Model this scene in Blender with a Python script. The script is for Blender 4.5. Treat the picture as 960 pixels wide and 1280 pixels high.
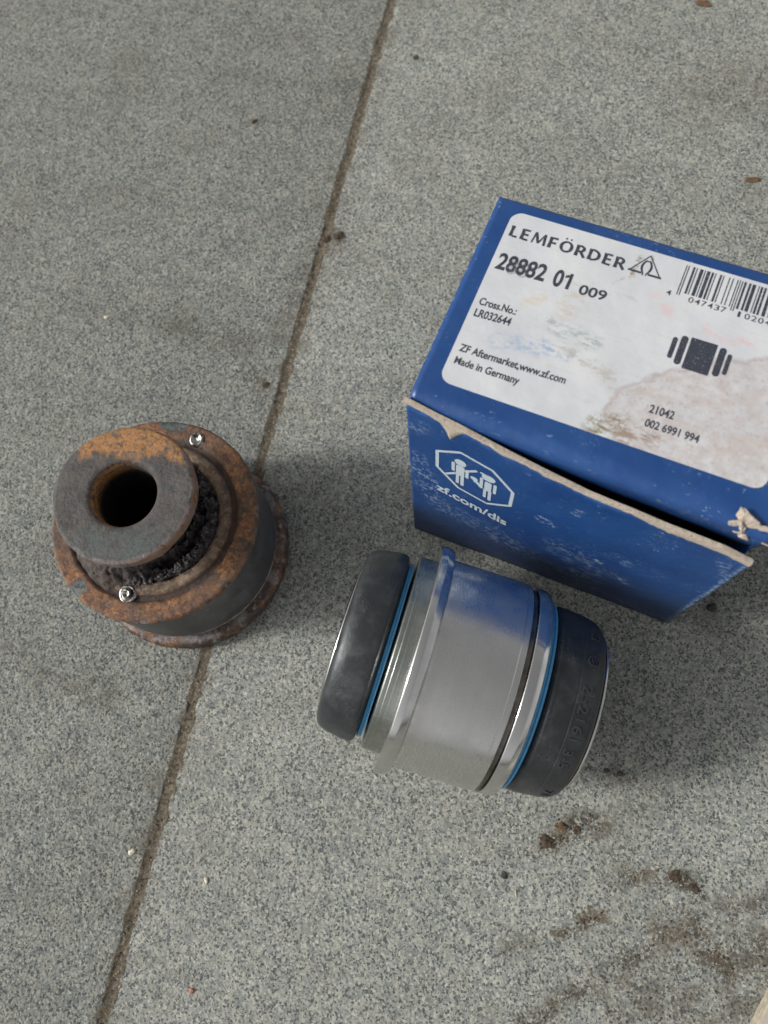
import bpy, bmesh, math, random
from mathutils import Vector, Matrix, noise
random.seed(7)
S = 0.001                                   # the scene is measured in millimetres, built in metres
sc = bpy.context.scene
for o in list(bpy.data.objects): bpy.data.objects.remove(o)
COL = sc.collection

# ------------------------------------------------------------------ camera
cam_d = bpy.data.cameras.new('camera'); cam = bpy.data.objects.new('camera', cam_d); COL.objects.link(cam)
sc.camera = cam
cam_d.sensor_fit = 'VERTICAL'; cam_d.sensor_height = 36.0; cam_d.lens = 28.738
cam_d.clip_start = 0.01; cam_d.clip_end = 60
R = Matrix(((0.9954244, 0.0, 0.0955524), (0.0293208, 0.9517561, -0.3054516), (-0.0909425, 0.3068557, 0.9474012)))
cam.matrix_world = Matrix.Translation((0, 0, 0.28)) @ R.to_4x4()
cam_d.dof.use_dof = True; cam_d.dof.focus_distance = 0.250; cam_d.dof.aperture_fstop = 15.0

# ------------------------------------------------------------------ sky and sun
SUN_EL, SUN_AZ = 34.0, -174.0               # azimuth of the sun seen from the scene (degrees from +X)
w = bpy.data.worlds.new('World'); sc.world = w; w.use_nodes = True
nt = w.node_tree; nt.nodes.clear()
sky = nt.nodes.new('ShaderNodeTexSky'); sky.sky_type = 'NISHITA'; sky.sun_disc = False
sky.sun_elevation = math.radians(SUN_EL); sky.sun_rotation = math.radians(90 - SUN_AZ)
sky.air_density = 1.0; sky.dust_density = 4.0; sky.ozone_density = 1.0
hs = nt.nodes.new('ShaderNodeHueSaturation'); hs.inputs['Saturation'].default_value = 0.05
bg = nt.nodes.new('ShaderNodeBackground'); bg.inputs['Strength'].default_value = 0.082
wo = nt.nodes.new('ShaderNodeOutputWorld')
nt.links.new(sky.outputs[0], hs.inputs['Color']); nt.links.new(hs.outputs[0], bg.inputs[0]); nt.links.new(bg.outputs[0], wo.inputs[0])
sun_d = bpy.data.lights.new('sun', 'SUN'); sun_d.energy = 1.5; sun_d.angle = math.radians(10.5); sun_d.color = (1.0, 0.985, 0.965)
sun = bpy.data.objects.new('sun', sun_d); COL.objects.link(sun)
e, a = math.radians(SUN_EL), math.radians(SUN_AZ)
sd = Vector((math.cos(e)*math.cos(a), math.cos(e)*math.sin(a), math.sin(e)))
sun.rotation_euler = sd.to_track_quat('Z', 'Y').to_euler(); sun.location = sd*2
sc.view_settings.view_transform = 'Standard'; sc.view_settings.look = 'None'
sc.view_settings.exposure = 0.62; sc.view_settings.gamma = 1.0; sc.view_settings.use_curve_mapping = False
sc.render.resolution_x, sc.render.resolution_y = 768, 1024

# ------------------------------------------------------------------ node helper
class NT:
    def __init__(s, name):
        s.m = bpy.data.materials.new(name); s.m.use_nodes = True
        s.t = s.m.node_tree; s.t.nodes.clear()
        s.out = s.t.nodes.new('ShaderNodeOutputMaterial'); s.b = s.t.nodes.new('ShaderNodeBsdfPrincipled')
        s.t.links.new(s.b.outputs[0], s.out.inputs[0])
        tc = s.n('ShaderNodeTexCoord'); s.p = s.vm('SCALE', tc.outputs['Object'], 1000.0)   # object space in mm
    def n(s, t): return s.t.nodes.new(t)
    def put(s, sock, v):
        if isinstance(v, bpy.types.NodeSocket): s.t.links.new(v, sock)
        elif v is not None:
            if isinstance(v, (tuple, list)) and len(v) == 3 and sock.type == 'RGBA': v = (*v, 1)
            sock.default_value = v
    def vm(s, op, a, b=None):
        k = s.n('ShaderNodeVectorMath'); k.operation = op; s.put(k.inputs[0], a)
        if op == 'SCALE': s.put(k.inputs['Scale'], b)
        elif b is not None: s.put(k.inputs[1], b)
        return k.outputs['Value'] if op in ('LENGTH', 'DOT_PRODUCT', 'DISTANCE') else k.outputs[0]
    def ma(s, op, a, b=None, c=None, clamp=False):
        k = s.n('ShaderNodeMath'); k.operation = op; k.use_clamp = clamp
        for i, v in enumerate((a, b, c)):
            if v is not None: s.put(k.inputs[i], v)
        return k.outputs[0]
    def noise(s, scale, detail=3, rough=0.55, vec=None, out='Fac', dist=0.0):
        k = s.n('ShaderNodeTexNoise'); s.put(k.inputs['Vector'], s.p if vec is None else vec)
        k.inputs['Scale'].default_value = scale; k.inputs['Detail'].default_value = detail
        k.inputs['Roughness'].default_value = rough; k.inputs['Distortion'].default_value = dist
        return k.outputs[out]
    def vor(s, scale, vec=None, out='Color', feat='F1'):
        k = s.n('ShaderNodeTexVoronoi'); k.feature = feat; s.put(k.inputs['Vector'], s.p if vec is None else vec)
        k.inputs['Scale'].default_value = scale
        return k.outputs[out]
    def ramp(s, f, stops, interp='LINEAR'):
        k = s.n('ShaderNodeValToRGB'); k.color_ramp.interpolation = interp; s.put(k.inputs[0], f)
        el = k.color_ramp.elements
        while len(el) < len(stops): el.new(0.5)
        for e_, (p, c) in zip(el, stops):
            e_.position = p; e_.color = (c, c, c, 1) if isinstance(c, (int, float)) else (*c, 1)
        return k.outputs[0]
    def mr(s, v, a, b, c=0.0, d=1.0, smooth=True):
        k = s.n('ShaderNodeMapRange'); k.clamp = True
        if smooth: k.interpolation_type = 'SMOOTHSTEP'
        for i, x in enumerate((v, a, b, c, d)): s.put(k.inputs[i], x)
        return k.outputs[0]
    def mix(s, f, a, b, mode='MIX'):
        k = s.n('ShaderNodeMix'); k.data_type = 'RGBA'; k.blend_type = mode
        s.put(k.inputs[0], f); s.put(k.inputs[6], a); s.put(k.inputs[7], b)
        return k.outputs[2]
    def xyz(s, v=None):
        k = s.n('ShaderNodeSeparateXYZ'); s.put(k.inputs[0], s.p if v is None else v); return k.outputs
    def seg(s, ax, ay, bx, by, r0, r1, vec=None):
        """1 inside a capsule from a to b (mm, xy), fading between r0 and r1"""
        v = s.p if vec is None else vec
        d = Vector((bx-ax, by-ay, 0)); L2 = max(d.length_squared, 1e-6)
        q = s.vm('MULTIPLY', s.vm('SUBTRACT', v, (ax, ay, 0)), (1, 1, 0))
        t = s.ma('DIVIDE', s.vm('DOT_PRODUCT', q, tuple(d)), L2, clamp=True)
        dist = s.vm('LENGTH', s.vm('SUBTRACT', q, s.vm('SCALE', tuple(d), t)))
        return s.mr(dist, r0, r1, 1.0, 0.0)
    def bump(s, h, dist, strength=1.0, normal=None):
        k = s.n('ShaderNodeBump'); k.inputs['Strength'].default_value = strength
        k.inputs['Distance'].default_value = dist*S; s.put(k.inputs['Height'], h)
        if normal is not None: s.put(k.inputs['Normal'], normal)
        return k.outputs[0]
    def set(s, **kw):
        for k, v in kw.items(): s.put(s.b.inputs[k.replace('_', ' ')], v)
        return s.m
    def warp(s, scale, amt, vec=None):
        v = s.p if vec is None else vec
        nn = s.noise(scale, 3, 0.6, v, 'Color')
        return s.vm('ADD', v, s.vm('SCALE', s.vm('SUBTRACT', nn, (0.5, 0.5, 0.5)), amt))

EDGE = [(0, 94.2), (2.6, 94.0), (9.8, 92.6), (17, 91.6), (29.6, 88.9), (40, 86.8), (50.5, 84.9), (62.3, 84.4), (70.5, 83.4), (78.3, 83.0), (86, 82.6), (93.9, 80.4)]   # torn top edge of the carton's front (mm)
# ------------------------------------------------------------------ materials
def mat_granite():
    k = NT('flamed granite')
    wv = k.warp(1.3, .75)
    c1 = k.xyz(k.vor(1.15, wv))[0]; c2 = k.xyz(k.vor(1.75, k.warp(1.6, .7)))[1]; c3 = k.xyz(k.vor(0.62, k.warp(0.8, 1.3)))[2]
    c4 = k.xyz(k.vor(2.9, wv))[0]
    col = k.ramp(c1, [(0.0, (.140, .150, .152)), (.16, (.175, .186, .184)), (.34, (.205, .216, .210)), (.6, (.240, .250, .238)),
                      (.82, (.300, .303, .282)), (.95, (.385, .375, .335))])
    col = k.mix(k.mr(c3, .72, .80, 0, .5), col, (.335, .325, .285))
    col = k.mix(k.mr(c4, .0, 1.0, .0, .30), col, (.30, .305, .285))
    grp = k.mr(k.noise(.16, 3, .6), .35, .65, .86, .74)
    col = k.mix(k.mr(k.ma('SUBTRACT', c2, grp), .0, .05, 0, .85), col, (.056, .059, .063))
    col = k.mix(k.mr(c4, .91, .94, 0, .75), col, (.060, .063, .068))
    col = k.mix(k.mr(c2, .08, .05, 0, .6), col, (.46, .445, .395))
    # broad tone drift and the thin film of dirt
    big = k.noise(0.016, 4, .6)
    col = k.mix(1.0, col, k.ramp(big, [(.3, (.91, .91, .90)), (.7, (1.08, 1.09, 1.085))]), 'MULTIPLY')
    mid = k.noise(.075, 5, .65)
    col = k.mix(1.0, col, k.ramp(mid, [(.3, .91), (.7, 1.08)]), 'MULTIPLY')
    pit = k.mr(k.noise(.6, 4, .7), .66, .72)
    col = k.mix(k.ma('MULTIPLY', pit, .55), col, (.085, .078, .065))
    film = k.mr(k.noise(0.028, 6, .68), .47, .72, 0, .28)
    col = k.mix(film, col, (.150, .138, .108))
    fine = k.noise(.55, 4, .7)
    # dirty band along the joint
    jm = k.seg(-31.8, 334, -111, -76, 2.0, 11)
    jm = k.ma('MULTIPLY', jm, k.mr(k.noise(.11, 5, .7), .44, .66, 0, .55))
    col = k.mix(jm, col, (.115, .098, .072))
    jd2 = k.seg(-31.8, 334, -111, -76, .9, 2.7, k.warp(.32, 3.0))
    col = k.mix(k.ma('MULTIPLY', jd2, k.mr(k.noise(.35, 5, .72), .32, .56, .1, .9)), col, (.088, .075, .055))
    # stains with a place of their own
    pv = k.warp(.85, 3.0, k.warp(.20, 8.0))
    mask = None
    for (ax, ay, bx, by, r, st) in [(19, -69, 63, -43, 3.2, .75), (29, -44.5, 42.5, -38.5, 1.9, .85), (26, -19.5, 31, -17, 3.2, .95),
            (33, -13, 44, -13, 4.0, .8), (49, -28, 60, -27, 3.6, .7), (63, -27, 71, -30.5, 3.0, .95), (60, -43, 71, -41, 5.5, .8),
            (72, -46, 79, -52, 5.0, .95), (78, -36, 94, -34, 4.5, .6), (84, -48, 100, -46, 8, .7), (52, -62, 90, -64, 10, .5),
            (15, -48, 21, -46, 3.2, .45), (40, -57, 52, -60, 5, .5), (-147, 27, -121, 23, 4.5, .35), (-51, 207, -52, 209, 4.0, .8),
            (-55, 205, -73, 163, 5.5, .35), (100, 277, 122, 274, 16, .35), (-113, 170, -87, 160, 8, .40), (-83, 150, -77, 141, 3.5, .5),
            (-91, 268.9, -88, 268.5, 2.5, .6), (52, 2, 46, 2.5, 3.0, .5)]:
        m = k.ma('MULTIPLY', k.seg(ax, ay, bx, by, r*.15, r*1.6, pv), min(1, st*1.15))
        mask = m if mask is None else k.ma('MAXIMUM', mask, m)
    brk = k.mr(k.ma('ADD', k.ma('MULTIPLY', k.noise(.17, 4, .7), .5), k.ma('MULTIPLY', k.noise(1.05, 4, .78), .5)), .44, .535)
    sm = k.ma('MULTIPLY', mask, brk)
    tint = k.mix(k.mr(k.noise(.09, 2), .4, .6), (.048, .037, .024), (.105, .080, .052))
    col = k.mix(k.ma('MULTIPLY', sm, .95), col, tint)
    col = k.mix(1.0, col, (1.0, 1.0, .955), 'MULTIPLY')
    h = k.ma('ADD', k.ma('MULTIPLY', k.noise(.42, 5, .68), .7), k.ma('MULTIPLY', k.vor(.9, wv, 'Distance'), .30))
    return k.set(Base_Color=col, Roughness=k.mr(fine, .3, .7, .62, .85), Specular_IOR_Level=.35, Normal=k.bump(h, .75, .8))

def mat_mortar():
    k = NT('dirty joint filling')
    col = k.ramp(k.noise(.9, 5, .7), [(.3, (.055, .044, .029)), (.5, (.115, .094, .064)), (.66, (.22, .185, .135))])
    col = k.mix(k.mr(k.vor(.9), .8, .9, 0, .0), col, (.3, .28, .22))
    return k.set(Base_Color=col, Roughness=.9, Normal=k.bump(k.noise(.8, 4, .7), .5))

def mat_plain(name, col, rough=.8, var=.35, scale=1.5, **kw):
    k = NT(name)
    f = k.noise(scale, 4, .65)
    c = k.mix(1.0, col, k.ramp(f, [(.3, 1-var), (.7, 1+var)]), 'MULTIPLY')
    return k.set(Base_Color=c, Roughness=rough, Normal=k.bump(f, .12), **kw)

def mat_blue(front=False, top=False):
    k = NT('blue printed carton front' if front else 'blue printed carton')
    p = k.p; z = k.xyz()
    col = k.mix(k.mr(k.noise(.04, 3), .35, .65), (.012, .055, .195), (.016, .068, .220))
    # rubbed patches: white paper shows through in specks
    cl = k.mr(k.noise(.075, 3, .6), .50, .66)
    sp = k.mr(k.noise(1.0, 5, .78, k.vm('MULTIPLY', p, (.8, 1.3, 1.1))), .585, .66)
    sc_ = k.ma('MULTIPLY', cl, sp)
    hair = k.mr(k.noise(1.0, 2, .6, k.vm('MULTIPLY', p, (.35, .35, 2.2))), .69, .74)
    sc_ = k.ma('MAXIMUM', sc_, k.ma('MULTIPLY', hair, .35))
    if front:      # panel-local: x along the panel, z up
        q = k.warp(.5, 2.0, k.n('ShaderNodeCombineXYZ').outputs[0])
        cmb = k.n('ShaderNodeCombineXYZ'); k.put(cmb.inputs[0], z[0]); k.put(cmb.inputs[1], z[2]); q = k.warp(.5, 2.0, cmb.outputs[0])
        fs = k.mr(k.ma('ADD', k.ma('MULTIPLY', k.noise(.50, 3, .6), .45), k.ma('MULTIPLY', k.noise(1.0, 4, .75, k.vm('MULTIPLY', p, (.75, .75, 1.4))), .55)), .515, .555)
        for (ax, ay, bx, by, r, st) in [(56, 21, 63, 17, 4.8, 1.0), (42, 57, 45, 55, 2.8, .95), (60, 41, 62, 39, 1.6, .9), (70, 31, 73, 28, 2.5, .7), (52, 38, 62, 30, 12, .40), (20, 30, 60, 10, 9, .45), (28, 22, 31, 20, 2.5, .8), (2, 62, 8, 38, 7, .60),
                                        (12, 33, 40, 22, 9, .5), (50, 69, 51, 72, 2.0, .6), (66, 50, 69, 46, 3, .45), (2, 80, 6, 84, 4, .35),
                                        (70, 8, 84, 3, 4, .4), (88, 76, 93, 60, 3, .45)]:
            sc_ = k.ma('MAXIMUM', sc_, k.ma('MULTIPLY', k.ma('MULTIPLY', k.seg(ax, ay, bx, by, r*.2, r, q), fs), st))
        ew = k.ma('MULTIPLY', k.seg(91.6, 0, 93.7, 84, .3, 2.2, q), k.mr(k.noise(.8, 5, .75), .42, .56))
        sc_ = k.ma('MAXIMUM', sc_, k.ma('MULTIPLY', ew, .9))
        band = None
        for (ax, ay), (bx_, by) in zip(EDGE[:-1], EDGE[1:]):
            m = k.seg(ax, ay, bx_, by, 1.5, 5.0, q); band = m if band is None else k.ma('MAXIMUM', band, m)
        col = k.mix(k.ma('MULTIPLY', band, k.mr(k.noise(.3, 5, .7), .40, .64, .0, .75)), col, (.035, .125, .36))
        # darker and duller towards the panel's foot, with a ragged fade
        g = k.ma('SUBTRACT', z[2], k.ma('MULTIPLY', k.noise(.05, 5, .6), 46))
        darkening = k.mr(g, -16, 18, .62, 0)
    else:
        darkening = k.mr(k.noise(.05, 5, .7), .55, .75, 0, .35)  # patchy grime on the other panels
    if top:
        ed = k.ma('MAXIMUM', k.mr(z[0], .5, .1), k.mr(z[1], 64.9, 65.3))
        sc_ = k.ma('MAXIMUM', sc_, k.ma('MULTIPLY', ed, k.mr(k.noise(.30, 5, .8), .55, .62, 0, .6)))
    col = k.mix(k.ma('MULTIPLY', sc_, .85), col, (.36, .47, .60))
    col = k.mix(darkening, col, (.021, .024, .031))
    ro = k.ma('ADD', k.mr(k.noise(.12, 4), .3, .7, .30, .46), k.ma('MULTIPLY', darkening, .25))
    return k.set(Base_Color=col, Roughness=ro, Specular_IOR_Level=.5, Normal=k.bump(k.noise(.09, 3), 1.1, .45))

def mat_label():
    k = NT('white glossy paper label'); x = k.xyz()
    q = k.warp(.11, 7.0); q2 = k.warp(.35, 3.0); q = k.warp(.6, 1.6, q)
    col = k.mix(k.mr(k.noise(.06, 4), .3, .7), (.565, .58, .60), (.645, .65, .655))
    # fibrous yellowing, horizontal rub lines
    rub = k.mr(k.noise(1.0, 4, .7, k.vm('MULTIPLY', k.p, (.06, .9, 1))), .52, .72, 0, .22)
    col = k.mix(rub, col, (.50, .46, .39))
    col = k.mix(k.mr(k.noise(.10, 5, .7), .55, .75, 0, .35), col, (.50, .455, .38))
    # big water stain on the lower right, with a darker tide line
    reg = None
    for (ax, ay, bx, by, r) in [(56, 17, 62, 22, 9), (66, 22, 74, 28, 11), (70, 12, 84, 10, 9), (80, 30, 86, 34, 11), (60, 11, 70, 8, 8)]:
        m = k.seg(ax, ay, bx, by, r*.55, r*1.45, q); reg = m if reg is None else k.ma('MAXIMUM', reg, m)
    inside = k.mr(reg, .34, .46)
    col = k.mix(k.ma('MULTIPLY', inside, k.mr(k.noise(.25, 5, .7), .3, .70, .12, .85)), col, (.48, .425, .405))
    mott = k.ma('MULTIPLY', inside, k.mr(k.noise(.55, 6, .78), .52, .64, 0, .45)); col = k.mix(mott, col, (.36, .30, .275))
    tide = k.ma('MULTIPLY', k.mr(reg, .20, .38), k.mr(reg, .56, .40))
    col = k.mix(k.ma('MULTIPLY', tide, .40), col, (.37, .275, .275))
    br = k.mr(k.ma('ADD', k.ma('MULTIPLY', k.noise(1.0, 5, .7, k.vm('MULTIPLY', k.p, (.22, .6, 1))), .65), k.ma('MULTIPLY', k.noise(1.1, 5, .8), .35)), .45, .57)
    for (ax, ay, bx, by, r, c, st) in [
            (46, 10, 50, 12.5, 3.6, (.24, .19, .105), .95), (52, 10.0, 58, 12, 3.2, (.30, .21, .15), .8),
            (26, 33.5, 30, 32, 2.2, (.20, .27, .28), .55), (33, 32.5, 38, 31.5, 2.4, (.20, .29, .31), .60), (28, 38, 30, 42, 3.5, (.52, .43, .30), .5),
            (15, 24, 27, 26, 2.6, (.24, .36, .55), .55), (24, 27.5, 33, 26, 1.8, (.20, .34, .55), .50), (30, 28, 46, 24, 2.0, (.42, .38, .32), .6),
            (41, 59, 40.5, 53, .9, (.26, .19, .11), .9), (43.5, 60.5, 44.5, 58.5, .6, (.3, .22, .12), .6), (38.5, 52, 36.5, 49.5, .5, (.3, .24, .18), .5),
            (48, 49, 52, 47, 2.0, (.78, .42, .38), .35), (62.5, 45, 65, 44, 1.6, (.80, .36, .30), .5), (67, 43.5, 74, 45, 1.4, (.72, .40, .42), .5),
            (22, 46, 44, 47, .5, (.5, .47, .42), .5), (18, 36.5, 22, 40, 1.5, (.6, .50, .33), .5), (46, 21, 52, 23, 1.6, (.45, .40, .34), .5),
            (70, 30, 80, 27, 2.6, (.48, .42, .40), .45), (74, 15, 84, 19, 3.2, (.55, .44, .36), .5), (80, 45, 86, 42, 2, (.65, .4, .4), .5)]:
        col = k.mix(k.ma('MULTIPLY', k.ma('MULTIPLY', k.seg(ax, ay, bx, by, r*.3, r*1.35, q2), br), st), col, c)
    spk = k.mr(k.noise(1.0, 5, .75), .66, .71, 0, .6)
    col = k.mix(spk, col, (.42, .36, .28))
    # dirty edge
    return k.set(Base_Color=col, Roughness=k.mr(k.noise(.2, 4), .3, .7, .36, .55), Normal=k.bump(k.noise(.12, 3), .7, .4))

def mat_ink(name='black print', col=(.036, .042, .060), wear=.575):
    k = NT(name)
    f = k.mr(k.noise(2.4, 4, .75), wear, wear+.12, 0, .75)
    return k.set(Base_Color=k.mix(f, col, (.55, .54, .52)), Roughness=.5)

def mat_fibre():
    k = NT('torn grey board')
    f = k.noise(1.3, 6, .75)
    col = k.ramp(f, [(.25, (.33, .265, .20)), (.5, (.50, .42, .335)), (.75, (.62, .55, .47))])
    return k.set(Base_Color=col, Roughness=.95, Normal=k.bump(f, .22))

def mat_steel(name, base=(.76, .75, .73), r0=.20, r1=.30, lines=1.0):
    k = NT(name); z = k.xyz()
    cmb = k.n('ShaderNodeCombineXYZ'); k.put(cmb.inputs[2], z[2])
    rad = k.vm('LENGTH', k.vm('MULTIPLY', k.p, (1, 1, 0))); k.put(cmb.inputs[0], rad)
    ln = k.noise(4.5, 4, .8, cmb.outputs[0])
    stain = k.noise(.09, 5, .65)
    col = k.mix(k.mr(stain, .42, .70, 0, .35), base, (.44, .435, .42))
    spots = k.mr(k.noise(.8, 5, .75), .66, .74, 0, .25)
    ax_ = k.mr(k.noise(1.0, 3, .6, k.vm('MULTIPLY', k.p, (1.3, 1.3, .07))), .64, .70, 0, .35)
    col = k.mix(ax_, col, (.80, .79, .77))
    col = k.mix(spots, col, (.25, .24, .225))
    ro = k.ma('ADD', k.mr(ln, .3, .7, r0, r1), k.mr(stain, .4, .7, 0, .14))
    return k.set(Base_Color=col, Metallic=1.0, Roughness=ro, Anisotropic=.0, Normal=k.bump(ln, .002*lines, 1.0))

def mat_rubber():
    k = NT('black rubber'); f = k.noise(.16, 5, .65); g = k.noise(1.5, 4, .7)
    col = k.mix(k.mr(f, .45, .70, 0, .8), (.020, .023, .025), (.042, .048, .051))
    dust = k.ma('MULTIPLY', k.mr(k.noise(.12, 3), .52, .64), k.mr(k.noise(2.2, 5, .8), .50, .64))
    col = k.mix(k.ma('MULTIPLY', dust, .45), col, (.17, .175, .18))
    return k.set(Base_Color=col, Roughness=k.mr(f, .35, .65, .27, .46), Specular_IOR_Level=.55, Normal=k.bump(k.ma('ADD', g, k.ma('MULTIPLY', k.noise(.2, 3), 3)), .06))

def mat_blue_ring():
    k = NT('blue plastic ring')
    return k.set(Base_Color=k.mix(k.mr(k.noise(.5, 4), .4, .7, 0, .5), (.10, .38, .66), (.06, .24, .45)), Roughness=.38)

def rust_col(k, orange=.5, dark=(.034, .027, .024)):
    f = k.noise(.17, 6, .72); g = k.ma('ADD', k.ma('MULTIPLY', k.noise(1.1, 6, .8), .6), k.ma('MULTIPLY', k.noise(.28, 5, .7), .4))
    col = k.ramp(g, [(.33, (.050, .031, .024)), (.43, (.145, .070, .040)), (.52, (.290, .130, .058)), (.63, (.52, .28, .11))])
    f2 = k.noise(.055, 4, .65); col = k.mix(k.mr(f2, .40, .62, 0, .55), col, (.105, .066, .046))
    col = k.mix(k.mr(f, orange-.10, orange+.10, 0, .9), col, k.mix(k.mr(g, .35, .65), dark, (.085, .072, .062)))
    fl_ = k.mr(k.noise(.42, 6, .82), .535, .56)
    col = k.mix(k.ma('MULTIPLY', fl_, .55), col, (.062, .045, .037))
    g = k.ma('SUBTRACT', g, k.ma('MULTIPLY', fl_, .35))
    return col, f, g

def mat_rust_rim():
    k = NT('rusty steel rim'); col, f, g = rust_col(k, .56, (.05, .042, .036))
    r = k.vm('LENGTH', k.vm('MULTIPLY', k.p, (1, 1, 0))); z = k.xyz()[2]
    lip = k.ma('MULTIPLY', k.mr(r, 25.6, 24.3), k.mr(k.noise(.3, 5, .7), .30, .62, .35, .95))
    col = k.mix(lip, col, k.mix(k.mr(g, .35, .65), (.120, .088, .062), (.33, .255, .180)))
    gr = k.mr(r, 27.6, 26.8); gr2 = k.mr(r, 24.7, 25.4)
    col = k.mix(k.ma('MULTIPLY', k.ma('MULTIPLY', gr, gr2), .8), col, (.032, .025, .022))
    edge = k.ma('MULTIPLY', k.mr(r, 32.4, 33.2), k.mr(k.noise(.4, 5, .75), .50, .60))
    col = k.mix(k.ma('MULTIPLY', edge, .6), col, (.27, .25, .235))
    fac = k.ma('MAXIMUM', k.seg(.8, 32.6, 5.6, 32.0, 2.1, 2.9, k.warp(.5, 1.6)), k.seg(-22.0, -23.4, -21.0, -22.4, 2.0, 2.7, k.warp(.5, 1.6)))
    col = k.mix(fac, col, k.mix(k.mr(k.noise(.5, 5, .75), .40, .60), (.055, .060, .058), (.145, .158, .148)))
    red = k.ma('MULTIPLY', k.mr(k.noise(.35, 5, .7), .50, .60), k.mr(z, 40.2, 39.2))
    col = k.mix(k.ma('MULTIPLY', red, .7), col, (.26, .075, .035))
    return k.set(Base_Color=col, Roughness=k.mr(g, .3, .7, .50, .85), Metallic=.15, Normal=k.bump(k.ma('ADD', g, k.ma('MULTIPLY', f, 1.5)), .45))

def mat_rust_disc():
    k = NT('rusty worn inner sleeve'); p = k.p; z = k.xyz(); g = k.noise(.9, 6, .75); f = k.noise(.14, 6, .7)
    wv = k.xyz(k.warp(.20, 13.0))
    base = k.mix(k.mr(f, .38, .62), (.060, .052, .047), (.098, .088, .078))
    base = k.mix(k.mr(k.noise(.2, 5, .7), .52, .66, 0, .7), base, (.050, .062, .062))
    base = k.mix(k.mr(k.noise(1.3, 5, .8), .60, .70, 0, .7), base, (.18, .165, .15))
    base = k.mix(k.mr(k.noise(.7, 5, .8), .44, .36, 0, .75), base, (.028, .027, .027))
    gl = k.ma('MULTIPLY', k.mr(wv[1], -6, -14), k.mr(k.noise(.18, 5, .7), .42, .58)); base = k.mix(k.ma('MULTIPLY', gl, .7), base, (.085, .105, .100))
    base = k.mix(k.mr(k.noise(.09, 4, .6), .55, .7, 0, .6), base, (.10, .078, .078))
    orange = k.mix(k.mr(g, .32, .68), (.22, .098, .034), (.47, .235, .085))
    top = k.ma('MULTIPLY', k.mr(wv[1], 10.0, 13.0), k.mr(wv[0], -17, -12))
    r = k.vm('LENGTH', k.vm('MULTIPLY', p, (1, 1, 0)))
    hole = k.ma('MULTIPLY', k.mr(r, 10.6, 9.7), k.mr(wv[0], 2, -3))
    side = k.ma('MULTIPLY', k.mr(r, 20.6, 20.9), k.mr(wv[0], 0, 9, 0, .8))
    m = k.ma('MAXIMUM', k.ma('MAXIMUM', top, hole), side)
    m = k.ma('MULTIPLY', m, k.mr(k.noise(.45, 6, .8), .37, .50))
    col = k.mix(m, base, orange)
    bev = k.ma('MULTIPLY', k.mr(r, 19.7, 20.5), k.mr(k.ma('SUBTRACT', wv[0], wv[1]), -4, 6))
    col = k.mix(k.ma('MULTIPLY', k.ma('MULTIPLY', bev, k.mr(k.noise(.3, 5, .7), .60, .42)), .75), col, (.25, .195, .18))
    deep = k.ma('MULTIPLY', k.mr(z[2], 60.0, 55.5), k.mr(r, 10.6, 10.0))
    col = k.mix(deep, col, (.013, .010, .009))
    return k.set(Base_Color=col, Roughness=k.mr(g, .3, .7, .50, .82), Metallic=.12, Normal=k.bump(k.ma('ADD', g, k.ma('MULTIPLY', f, 2)), .40))

def mat_dark_body():
    k = NT('dark phosphated steel'); z = k.xyz()
    f = k.noise(.13, 5, .65)
    col = k.mix(k.mr(f, .35, .7), (.055, .059, .064), (.115, .120, .124))
    w_ = k.ma('ADD', z[2], k.ma('MULTIPLY', k.noise(.5, 5, .7), 3))
    scr = k.ma('MULTIPLY', k.mr(w_, 12.9, 11.2), k.mr(k.noise(.40, 6, .8), .40, .50))
    col = k.mix(scr, col, (.62, .61, .60))
    rr = k.ma('MULTIPLY', k.mr(w_, 37.2, 40.5), .9)
    col = k.mix(rr, col, (.16, .065, .035))
    st = k.mr(k.noise(1, 5, .7, k.vm('MULTIPLY', k.p, (.5, .5, .12))), .50, .66, 0, .5)
    col = k.mix(st, col, (.16, .145, .135))
    ru = k.mr(k.noise(.22, 6, .78), .57, .66, 0, .6); col = k.mix(ru, col, (.12, .062, .038))
    return k.set(Base_Color=col, Metallic=.45, Roughness=k.mr(f, .3, .7, .36, .52), Normal=k.bump(k.noise(.8, 4, .7), .06))

def mat_flange():
    k = NT('rusty bottom flange'); col, f, g = rust_col(k, .47, (.030, .026, .025))
    sh = k.mr(k.noise(.3, 6, .78), .53, .60, 0, .8)
    col = k.mix(sh, col, (.30, .285, .275))
    rr = k.vm('LENGTH', k.vm('MULTIPLY', k.p, (1, 1, 0)))
    tp_ = k.ma('MULTIPLY', k.mr(rr, 35.0, 34.2), k.mr(k.noise(.45, 6, .8), .38, .52))
    col = k.mix(k.ma('MULTIPLY', k.ma('MULTIPLY', tp_, k.mr(k.noise(.12, 3), .45, .6)), .7), col, (.24, .23, .225))
    return k.set(Base_Color=col, Metallic=.3, Roughness=k.mr(g, .3, .7, .42, .8), Normal=k.bump(k.ma('ADD', g, f), .26))

def mat_torn_rubber():
    k = NT('torn greasy rubber'); g = k.noise(.55, 6, .75); h = k.noise(1.6, 5, .7)
    col = k.ramp(g, [(.34, (.016, .012, .012)), (.48, (.060, .049, .050)), (.62, (.20, .172, .172))])
    dr_ = k.vm('DOT_PRODUCT', k.warp(.25, 6), (-.95, -.31, 0)); sm = k.mr(dr_, 7, 14)
    col = k.mix(k.ma('MULTIPLY', sm, .9), col, k.ramp(k.noise(.35, 6, .75), [(.35, (.036, .029, .026)), (.5, (.075, .060, .052)), (.66, (.13, .085, .060))]))
    return k.set(Base_Color=col, Roughness=k.mr(h, .3, .7, .32, .75), Normal=k.bump(k.ma('ADD', g, h), .5))

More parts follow.
